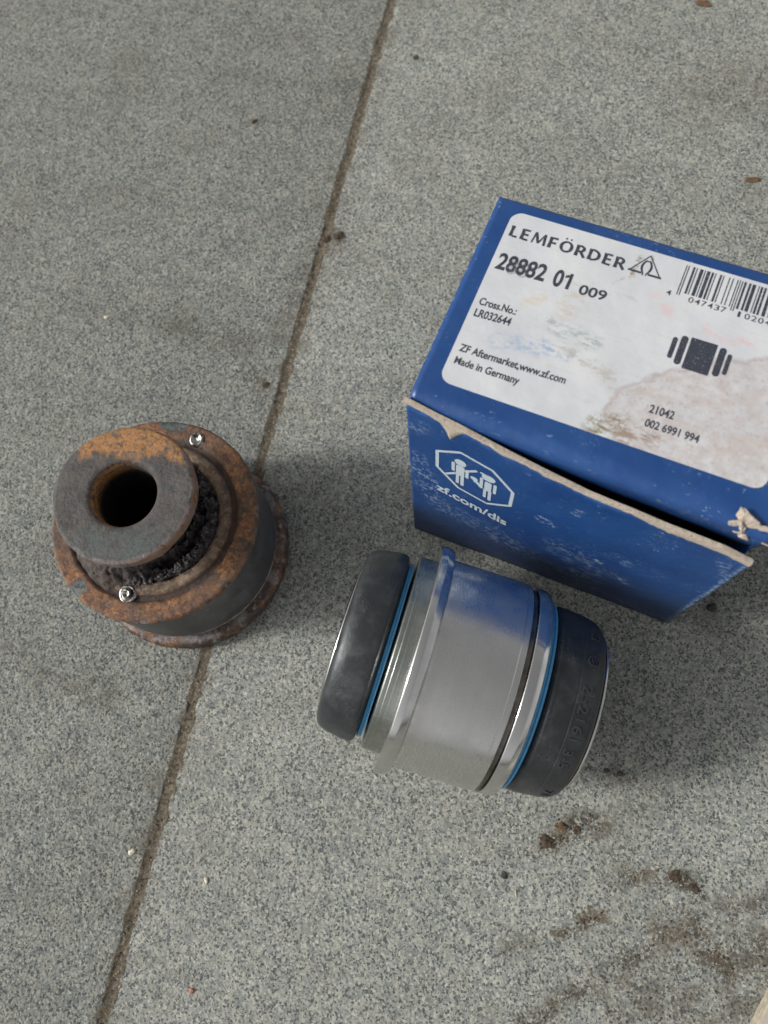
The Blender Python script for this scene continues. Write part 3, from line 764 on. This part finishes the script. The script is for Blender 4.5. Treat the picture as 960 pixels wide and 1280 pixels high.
polys('brand_lettering', P, M['ink'], label_o, lab)
# triangle emblem with a horseshoe-like ring
P = stroke([(39.2, 54.8), (43.2, 60.5), (47.3, 54.8)], .30)+stroke([(39.0, 54.95), (42.35, 54.95)], .62)+stroke([(44.1, 54.95), (47.5, 54.95)], .62)
for sg in (-1, 1):
    c0 = [(43.2+sg*q, y) for q, y in ((.42, 54.35), (.40, 54.9), (.75, 55.4), (1.10, 56.2), (1.22, 57.0), (1.05, 57.8), (.62, 58.5), (.30, 58.9))]
    P += stroke(c0, lambda i: (.30, .34, .46, .58, .60, .52, .40, .25)[i])
P += [[(42.0, 58.3), (42.6, 58.9), (43.9, 58.9), (44.5, 58.3), (43.9, 58.75), (43.2, 58.45), (42.6, 58.7)]]
polys('brand_emblem', P, M['ink'], label_o, lab)
text('part_number', '28882', 6.7, 19.9, 43.75, 4.75, M['ink'], label_o, lab, .028, .03)
text('part_number', '0', 22.1, 24.55, 43.95, 4.75, M['ink'], label_o, lab, .03, .0)
polys('part_number', [[(25.75, 43.95), (26.65, 43.95), (26.65, 48.7), (25.95, 48.7)], [(26.1, 48.7), (25.75, 48.25), (24.85, 47.75), (24.85, 46.95), (25.8, 47.35)]], M['ink'], label_o, lab)
text('part_number', '009', 29.3, 36.4, 43.8, 2.75, M['ink'], label_o, lab, .02, .04)
text('print_smudge', '88', 9.7, 15.4, 43.15, 4.4, mat_ink('faint smudged print', (.30, .31, .33), .44), label_o, lambda x, y: (x, y, sag(x, y)+.20), .0, .03)
text('cross_number', 'Cross.No.:', 6.7, 16.7, 32.1, 2.1, M['ink'], label_o, lab, .024, .03)
text('cross_number', 'LR032644', 6.7, 16.4, 28.5, 2.2, M['ink'], label_o, lab, .024, .05)
text('maker_line', 'ZF Aftermarket,www.zf.com', 6.9, 34.8, 17.85, 2.05, M['ink'], label_o, lab, .024, .02)
text('origin_line', 'Made in Germany', 7.0, 24.2, 14.15, 2.0, M['ink'], label_o, lab, .024, .0)
text('batch_number', '21042', 56.0, 62.0, 18.35, 2.15, M['ink'], label_o, lab, .024, .02)
text('batch_number', '002 6991 994', 56.1, 69.2, 14.5, 2.05, M['ink'], label_o, lab, .024, .01)
# barcode
Lc = ['0001101', '0011001', '0010011', '0111101', '0100011', '0110001', '0101111', '0111011', '0110111', '0001011']
par = {'4': 'LGLLGG'}['4']; digs = '047437'; right = '102040'
bits = '101'
for d_, p_ in zip(digs, par):
    c_ = Lc[int(d_)]; bits += c_ if p_ == 'L' else ''.join('1' if z == '0' else '0' for z in c_)[::-1]
bits += '01010'
for d_ in right: bits += ''.join('1' if z == '0' else '0' for z in Lc[int(d_)])
bits += '101'
mod = (66.6-52.4)/48.0; P = []; i = 0
while i < 95:
    if bits[i] == '1':
        j = i
        while j < 95 and bits[j] == '1': j += 1
        guard = i < 3 or 45 <= i < 50 or i >= 92
        x0_, x1_ = 52.4+i*mod, 52.4+j*mod
        if x0_ < 82: P.append([(x0_+.02, 51.9 if guard else 52.8), (x1_-.03, 51.9 if guard else 52.8), (x1_-.03, 60.9), (x0_+.02, 60.9)])
        i = j
    else: i += 1
polys('barcode', P, M['ink'], label_o, lab)
text('barcode_digits', '4', 50.0, 51.2, 51.0, 1.5, M['ink'], label_o, lab, .005)
for body, x0_, x1_ in (('047437', 55.6, 65.4), ('10204', 68.0, 76.4)):
    for q, ch in enumerate(body):
        st = (x1_-x0_)/len(body); text('barcode_digits', ch, x0_+st*q+.12, x0_+st*(q+1)-.25 if ch != '1' else x0_+st*q+.75, 50.75, 1.55, M['ink'], label_o, lab, .004)
# bushing pictogram
polys('pictogram', [rrect(55.5, 34.1, 56.7, 40.2, .55, 4), rrect(57.4, 33.0, 59.1, 41.3, .8, 5), rrect(59.7, 32.5, 66.2, 41.5, .15, 2), rrect(66.9, 33.0, 68.6, 41.2, .8, 5), rrect(69.1, 34.1, 70.2, 40.0, .5, 4)], M['ink'], label_o, lab)

# ---- print on the front panel
def frm(x, y): return fmap(x, y, .09)
fpo = fp
fr = [(9.6, 73), (16.5, 78.4), (25.9, 76.0), (32.4, 67.2), (32.3, 57.0), (25.4, 51.2), (16.2, 53.9), (9.5, 62.8)]
sign = polys('emblem_frame', stroke(fr, 1.05, True), M['white'], fpo, frm)
def ell(cx, cy, rx, ry, rot=0, n=16):
    r_ = math.radians(rot); P = []
    for k in range(n):
        an = 2*math.pi*k/n; x, y = rx*math.cos(an), ry*math.sin(an); P.append((cx+x*math.cos(r_)-y*math.sin(r_), cy+x*math.sin(r_)+y*math.cos(r_)))
    return P
fig1 = [ell(16.6, 71.7, 1.75, 2.0), rrect(15.3, 63.0, 17.9, 69.6, .5, 3), rrect(15.35, 57.2, 16.35, 63.2, .2, 2), rrect(16.8, 56.6, 17.85, 63.2, .2, 2),
        rrect(13.95, 64.6, 14.95, 70.4, .4, 3), rrect(18.2, 63.3, 19.2, 69.0, .4, 3)]
fig1 += stroke([(12.3, 60.4), (15.2, 63.6)], 1.0)+stroke([(18.0, 67.4), (21.5, 71.2)], 1.0)
fig2 = [ell(25.1, 69.6, 2.05, 2.0, -8), ell(24.0, 70.9, 1.7, .7, -25), rrect(24.1, 60.6, 26.2, 67.0, .4, 3), rrect(23.9, 55.2, 24.85, 61.2, .2, 2), rrect(25.4, 54.2, 26.4, 61.0, .2, 2),
        rrect(22.6, 61.5, 23.6, 68.4, .4, 3), rrect(26.75, 60.8, 27.7, 67.2, .4, 3)]
fig2 += stroke([(20.2, 65.6), (23.4, 61.2)], 1.1)+[ell(20.9, 65.4, 1.2, 1.1, -30), ell(21.6, 63.7, .9, .8)]
polys('emblem_figure', fig1, M['white'], fpo, lambda x, y: fmap(x, y, .09))
polys('emblem_figure', fig2, M['white'], fpo, lambda x, y: fmap(x, y, .09))
text('web_address', 'zf.com/dis', 9.1, 32.3, 45.9, 4.9, M['white'], fpo, frm, .028, -.27)

# ------------------------------------------------------------------ worn bushing, standing on its flange
wb = empty('worn_bushing', (-97.37, 75.2, 0), 'rusty worn bushing standing upright with torn rubber around its bore', 'bushing')
def d_fl(r, z, an):
    x, y = math.cos(an)*2.2, math.sin(an)*2.2
    k_ = .35*fractal((x*1.5, y*1.5, z*.3), 4)+.15*fractal((x*6, y*6, z), 3)
    return (k_ if r > 30 else 0, 0)
lathe('bottom_flange', [(20, .4), (34.2, .4), (35.5, 1.4), (35.7, 5.2), (35.0, 6.6), (33.6, 7.0), (31.5, 7.0)], M['flange'], wb, .5, 160, 40, d_fl)
lathe('outer_body', [(31.9, 6.9), (32.2, 8.2), (32.7, 9.6), (33.0, 36.8), (33.3, 38.6), (33.0, 39.3)], M['body'], wb, .6, 128, 40)
def d_rim(r, z, an):
    x, y = math.cos(an)*r*.11, math.sin(an)*r*.11
    g_ = fractal((x, y, 4.0), 5)
    dz = .28*g_; dr = .25*fractal((x*2, y*2, z), 3)
    if r > 32: dz *= .8
    # facets where the rim is knocked flat
    for (fx, fy, rr_, ry_, dp) in ((3.1, 32.4, 5.2, 3.2, .8), (-21.8, -23.4, 3.4, 3.2, .35)):
        fa = math.atan2(fy, fx); px_, py_ = r*math.cos(an)-fx, r*math.sin(an)-fy
        dn, dt = px_*math.cos(fa)+py_*math.sin(fa), -px_*math.sin(fa)+py_*math.cos(fa)
        d_ = math.hypot(dn/ry_, dt/rr_)
        if d_ < 1 and z > 39.5: dz = dz*.3-dp*min(1, (1-d_)*4)*(.45+.35*dn/ry_)
    for (fx, fy) in ((11.3, 26.6), (-5.3, -24.6)):
        d_ = math.hypot(r*math.cos(an)-fx, r*math.sin(an)-fy)
        if d_ < 2.6: dz -= .9*(1-(d_/2.6)**2)
    return dr, dz
pr = [(32.9, 38.9), (33.5, 39.2), (33.6, 39.9), (33.2, 40.8), (32.4, 41.05)]
pr += [(r_, 41.05) for r_ in (31.7, 30.8, 29.9, 29.0, 28.2)]+[(27.6, 40.9), (27.1, 40.3), (26.4, 40.0), (25.6, 40.05), (25.0, 40.6), (24.4, 41.15), (23.6, 41.3), (22.6, 41.1), (21.6, 40.6), (20.9, 39.8), (20.5, 38.4), (20.3, 36), (20.2, 31)]
lathe('outer_rim', pr, M['rim'], wb, 0, 260, 60, d_rim)
# torn rubber: crumbly annulus climbing the neck of the inner sleeve on the left side
V, F = [], []
NA, NR = 320, 46
for i in range(NA):
    an = 2*math.pi*i/NA; ca, sa = math.cos(an), math.sin(an)
    left = max(0, -ca*.906-sa*.42)                     # higher remnants on the left, smeared over the lip
    left = max(0, -ca*.95-sa*.31); sm_ = min(1, left*1.25)
    r_out = 20.6+6.6*min(1, left*1.4)**1.3
    for j in range(NR):
        t = j/(NR-1); r = 12.3+(r_out-12.3)*t
        x, y = r*ca, r*sa
        f1 = fractal((x*.16, y*.16, 3), 5); f2 = fractal((x*.5, y*.5, 9), 5)
        ridge = 1-abs(noise.noise(Vector((x*.20, y*.20, 5))))*2
        void = max(0, 1-abs(t-(.40+.14*N3(ca*1.7, sa*1.7, 7)))/.30)*max(0, min(1, .85+1.5*N3(ca*2.6+4, sa*2.6, 1)-1.2*left))
        lump = .5+.5*ridge
        z = 38.6+(2.0*f1+2.2*f2)*(1-.75*sm_)+2.2*lump*lump*(1-.7*sm_)-15*min(1, void*2.0)*(1-.25*f2)
        z += left**1.3*(17*(1-t**2.2))*(.95+.12*f1+.05*f2)
        if t > .96: z = min(z, 39.0+2.4*min(1, left*2.2))
        z = min(z, 55.5)
        V.append((x, y, z))
for i in range(NA):
    k2 = (i+1) % NA
    for j in range(NR-1): F.append((i*NR+j, i*NR+j+1, k2*NR+j+1, k2*NR+j))
mesh('torn_rubber', V, F, M['torn'], wb, 70)
# loose rubber rags on the ridge
V, F = [], []
for i in range(170):
    an = random.uniform(-2.0, 1.5); r = random.choice((random.uniform(17.6, 20.6), random.uniform(17.6, 20.6), random.uniform(13.5, 17))); s_ = random.uniform(.5, 1.6); b_ = len(V)
    off = Vector((random.random()*9, 3, 1)); zc = 38.2+random.uniform(-.8, 1.6)-(5 if r < 17.4 else 0)
    sx_, sy_, sz_ = random.uniform(.6, 1.5), random.uniform(.6, 1.5), random.uniform(.5, 1.2)
    for v in I3[0]:
        q = v*s_*(1+1.0*fractal(v*1.5+off, 5)); V.append((r*math.cos(an)+q.x*sx_, r*math.sin(an)+q.y*sy_, zc+q.z*sz_))
    F += [tuple(k_+b_ for k_ in f) for f in I3[1]]
rg = mesh('rubber_crumbs', V, F, M['torn'], wb, 60); rg['kind'] = 'stuff'
def d_disc(r, z, an):
    x, y = math.cos(an)*r*.1, math.sin(an)*r*.1
    g_ = fractal((x*1.1, y*1.1, 2), 4)
    dr = .30*fractal((math.cos(an)*2.6, math.sin(an)*2.6, z*.2), 4) if r > 19 else .12*g_
    return dr, .12*g_
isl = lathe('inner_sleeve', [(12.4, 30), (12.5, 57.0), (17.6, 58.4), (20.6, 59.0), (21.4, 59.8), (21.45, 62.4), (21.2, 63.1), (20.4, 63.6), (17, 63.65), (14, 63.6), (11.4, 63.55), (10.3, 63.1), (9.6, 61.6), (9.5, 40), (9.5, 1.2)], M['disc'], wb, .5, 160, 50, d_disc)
isl.location = (-.9*S, .25*S, 0)
for (fx, fy, k_) in ((11.35, 26.6, 0), (-5.25, -24.6, 1)):
    pr = [(3.0, -.3), (2.9, .35), (2.3, .75), (1.75, .45), (1.5, .1), (1.42, 1.5), (1.2, 1.95), (.8, 1.85), (.62, 1.3), (.02, 1.1)] if k_ else [(2.7, -.4), (2.45, .55), (1.9, 1.0), (1.3, .75), (.8, .35), (.02, .2)]
    o = lathe('punch_mark', pr, M['shiny'], wb, .3, 48, 60, lambda r, z, an: (.16*r/2.6*N3(math.cos(an)*.9, math.sin(an)*.9, 3+k_), .28*N3(math.cos(an)*.8, math.sin(an)*.8, r*.3)))
    o.location = (fx*S, fy*S, 40.75*S); o.rotation_euler = (.10, -.08, .5)
# ------------------------------------------------------------------ new bushing lying on its side
AX = Vector((16.99, 24.58, 29.19)); ya, pi_ = math.radians(-15.803), math.radians(-8.47)
ad = Vector((math.cos(ya)*math.cos(pi_), math.sin(ya)*math.cos(pi_), math.sin(pi_))); a1 = Vector((-math.sin(ya), math.cos(ya), 0)); a2 = ad.cross(a1)
NB = Vector((AX.x-12, AX.y+3.5, 0))
nb = empty('new_bushing', NB, 'clean silver bushing with black rubber boots lying on its side in front of the box', 'bushing')
MB = Matrix.Translation((AX-NB+ZZ*.12)*S) @ Matrix((a1, a2, ad)).transposed().to_4x4()
def nl(name, prof, mat, r=.4, **kw):       # profile as (s, r)
    o = lathe(name, [(q, s_) for s_, q in prof], mat, nb, r, **kw); o.matrix_local = MB; return o
nl('rubber_boot', [(-55.3, 19.5), (-55.4, 24.6), (-54.4, 26.8), (-52.0, 27.8), (-46.5, 28.7), (-44.0, 28.8), (-42.9, 27.6), (-42.5, 22.5)], M['rubber'], 1.4, seg=160)
nl('seal_ring', [(-42.7, 22.6), (-42.6, 26.3), (-42.2, 26.5), (-42.1, 25.9), (-41.7, 25.9), (-41.6, 26.5), (-41.2, 26.5), (-41.1, 22.6)], M['bring'], .12, seg=128)
nl('machined_collar', [(-40.5, 22.6), (-40.4, 28.9), (-40.1, 29.3), (-39.0, 29.35), (-38.85, 29.3), (-38.75, 29.38), (-37.5, 29.4), (-37.3, 29.42), (-37.2, 29.45), (-35.6, 29.5), (-35.1, 29.5), (-34.9, 25)], M['collar'], .15, seg=160)
nl('flange', [(-35.2, 25), (-35.15, 34.0), (-34.8, 34.5), (-33.0, 34.6), (-32.8, 34.55), (-31.0, 33.85), (-30.8, 33.6), (-30.75, 31.0)], M['steel2'], .2, seg=192)
nl('outer_sleeve', [(-31.4, 30.9), (-30.9, 31.05), (-30.4, 31.4), (-29.4, 31.45), (-8.4, 31.4), (-8.2, 31.25), (-6.5, 31.25), (-6.35, 30.2)], M['steel'], .15, seg=192)
nl('snap_groove', [(-6.4, 31.0), (-6.2, 30.0), (-5.0, 30.0), (-4.8, 31.0)], M['groove'], .15, seg=128)
nl('end_ring', [(-4.9, 30.0), (-4.8, 30.8), (-4.6, 31.1), (-2.0, 31.1), (-.5, 30.45), (-.25, 30.0), (-.1, 25)], M['steel2'], .25, seg=192)
nl('seal_ring', [(-.15, 25), (-.1, 28.35), (.5, 28.4), (.6, 27.8), (.85, 27.8), (.95, 28.3), (1.6, 28.2), (1.7, 24)], M['bring'], .12, seg=128)
def boot_r(s_):
    P = [(1.6, 23.5), (2.2, 26.6), (3.6, 27.75), (6, 27.75), (9.6, 27.35), (12.2, 27.1), (14.6, 26.55), (16.2, 25.6), (17.2, 23.9), (17.5, 20)]
    for (a_, b_), (c_, d_) in zip(P, P[1:]):
        if s_ <= c_: return b_+(d_-b_)*(s_-a_)/(c_-a_)
    return 20
rb = nl('rubber_boot', [(1.6, 23.5), (2.2, 26.6), (3.6, 27.75), (6, 27.75), (9.5, 27.42), (9.75, 27.22), (10.0, 27.34), (12.2, 27.1), (14.6, 26.55), (16.2, 25.6), (17.2, 23.9), (17.5, 20)], M['rubber'], .5, seg=160)
nl('inner_sleeve', [(-54.8, 19.6), (-55.0, 22.4), (-55.6, 22.3), (-56.0, 21.6), (-56.0, 10.2), (-55.4, 9.6), (6, 9.6)], M['steel2'], .2, seg=128)
nl('inner_sleeve', [(17.0, 20), (17.5, 23.7), (18.1, 23.6), (18.3, 23.0), (18.3, 10), (17.8, 9.6), (6, 9.6)], M['steel2'], .2, seg=128)
# moulded characters on the right boot, standing proud of the rubber
def wrap(body, ang, s0, hgt, wid, name='moulded_mark', bold=.0):
    V, F = glyphs(body, bold)
    a_ = min(v[0] for v in V); b_ = max(v[0] for v in V); n_ = len(V); V3 = []
    for lay in (0, 1):
        for (x, y) in V:
            an = math.radians(ang)+((x-a_)/(b_-a_)-.5)*wid/27.0; s_ = s0+(y/CAPH-.5)*hgt; r_ = boot_r(s_)+(.02 if lay == 0 else .34)
            V3.append((r_*math.cos(an), r_*math.sin(an), s_))
    from collections import Counter
    ec = Counter(); ed = {}
    for f in F:
        for p, q in zip(f, f[1:]+f[:1]): ec[frozenset((p, q))] += 1; ed[frozenset((p, q))] = (p, q)
    F3 = [tuple(i+n_ for i in f) for f in F]
    F3 += [(p, q, q+n_, p+n_) for key, (p, q) in ed.items() if ec[key] == 1]
    o = mesh(name, V3, F3, M['mould'], rb); return o
kk = NT('moulded rubber lettering'); kk.set(Base_Color=(.036, .039, .042), Roughness=.34, Specular_IOR_Level=.6); M['mould'] = kk.m
wrap('03', 46, 12.9, 2.6, 3.4); wrap('252161', 97.5, 12.2, 2.7, 15.2, bold=.01); wrap('3-5', 125.5, 12.0, 2.6, 6.2); wrap('71', 160, 12.8, 2.4, 4.2)
V, F = [], []
for k_ in range(40):                                     # ringed mark
    an = 2*math.pi*k_/40
    for q, up in ((1.75, .02), (1.75, .30), (1.4, .30), (1.4, .02)):
        s_ = 12.8+q*math.sin(an); ph = math.radians(66)+q*math.cos(an)/27; r_ = boot_r(s_)+up
        V.append((r_*math.cos(ph), r_*math.sin(ph), s_))
for k_ in range(40):
    n2 = (k_+1) % 40
    for q in range(3): F.append((k_*4+q, n2*4+q, n2*4+q+1, k_*4+q+1))
mesh('moulded_ring', V, F, M['mould'], rb, 30)
wrap('S', 66, 12.8, 1.6, 1.3)
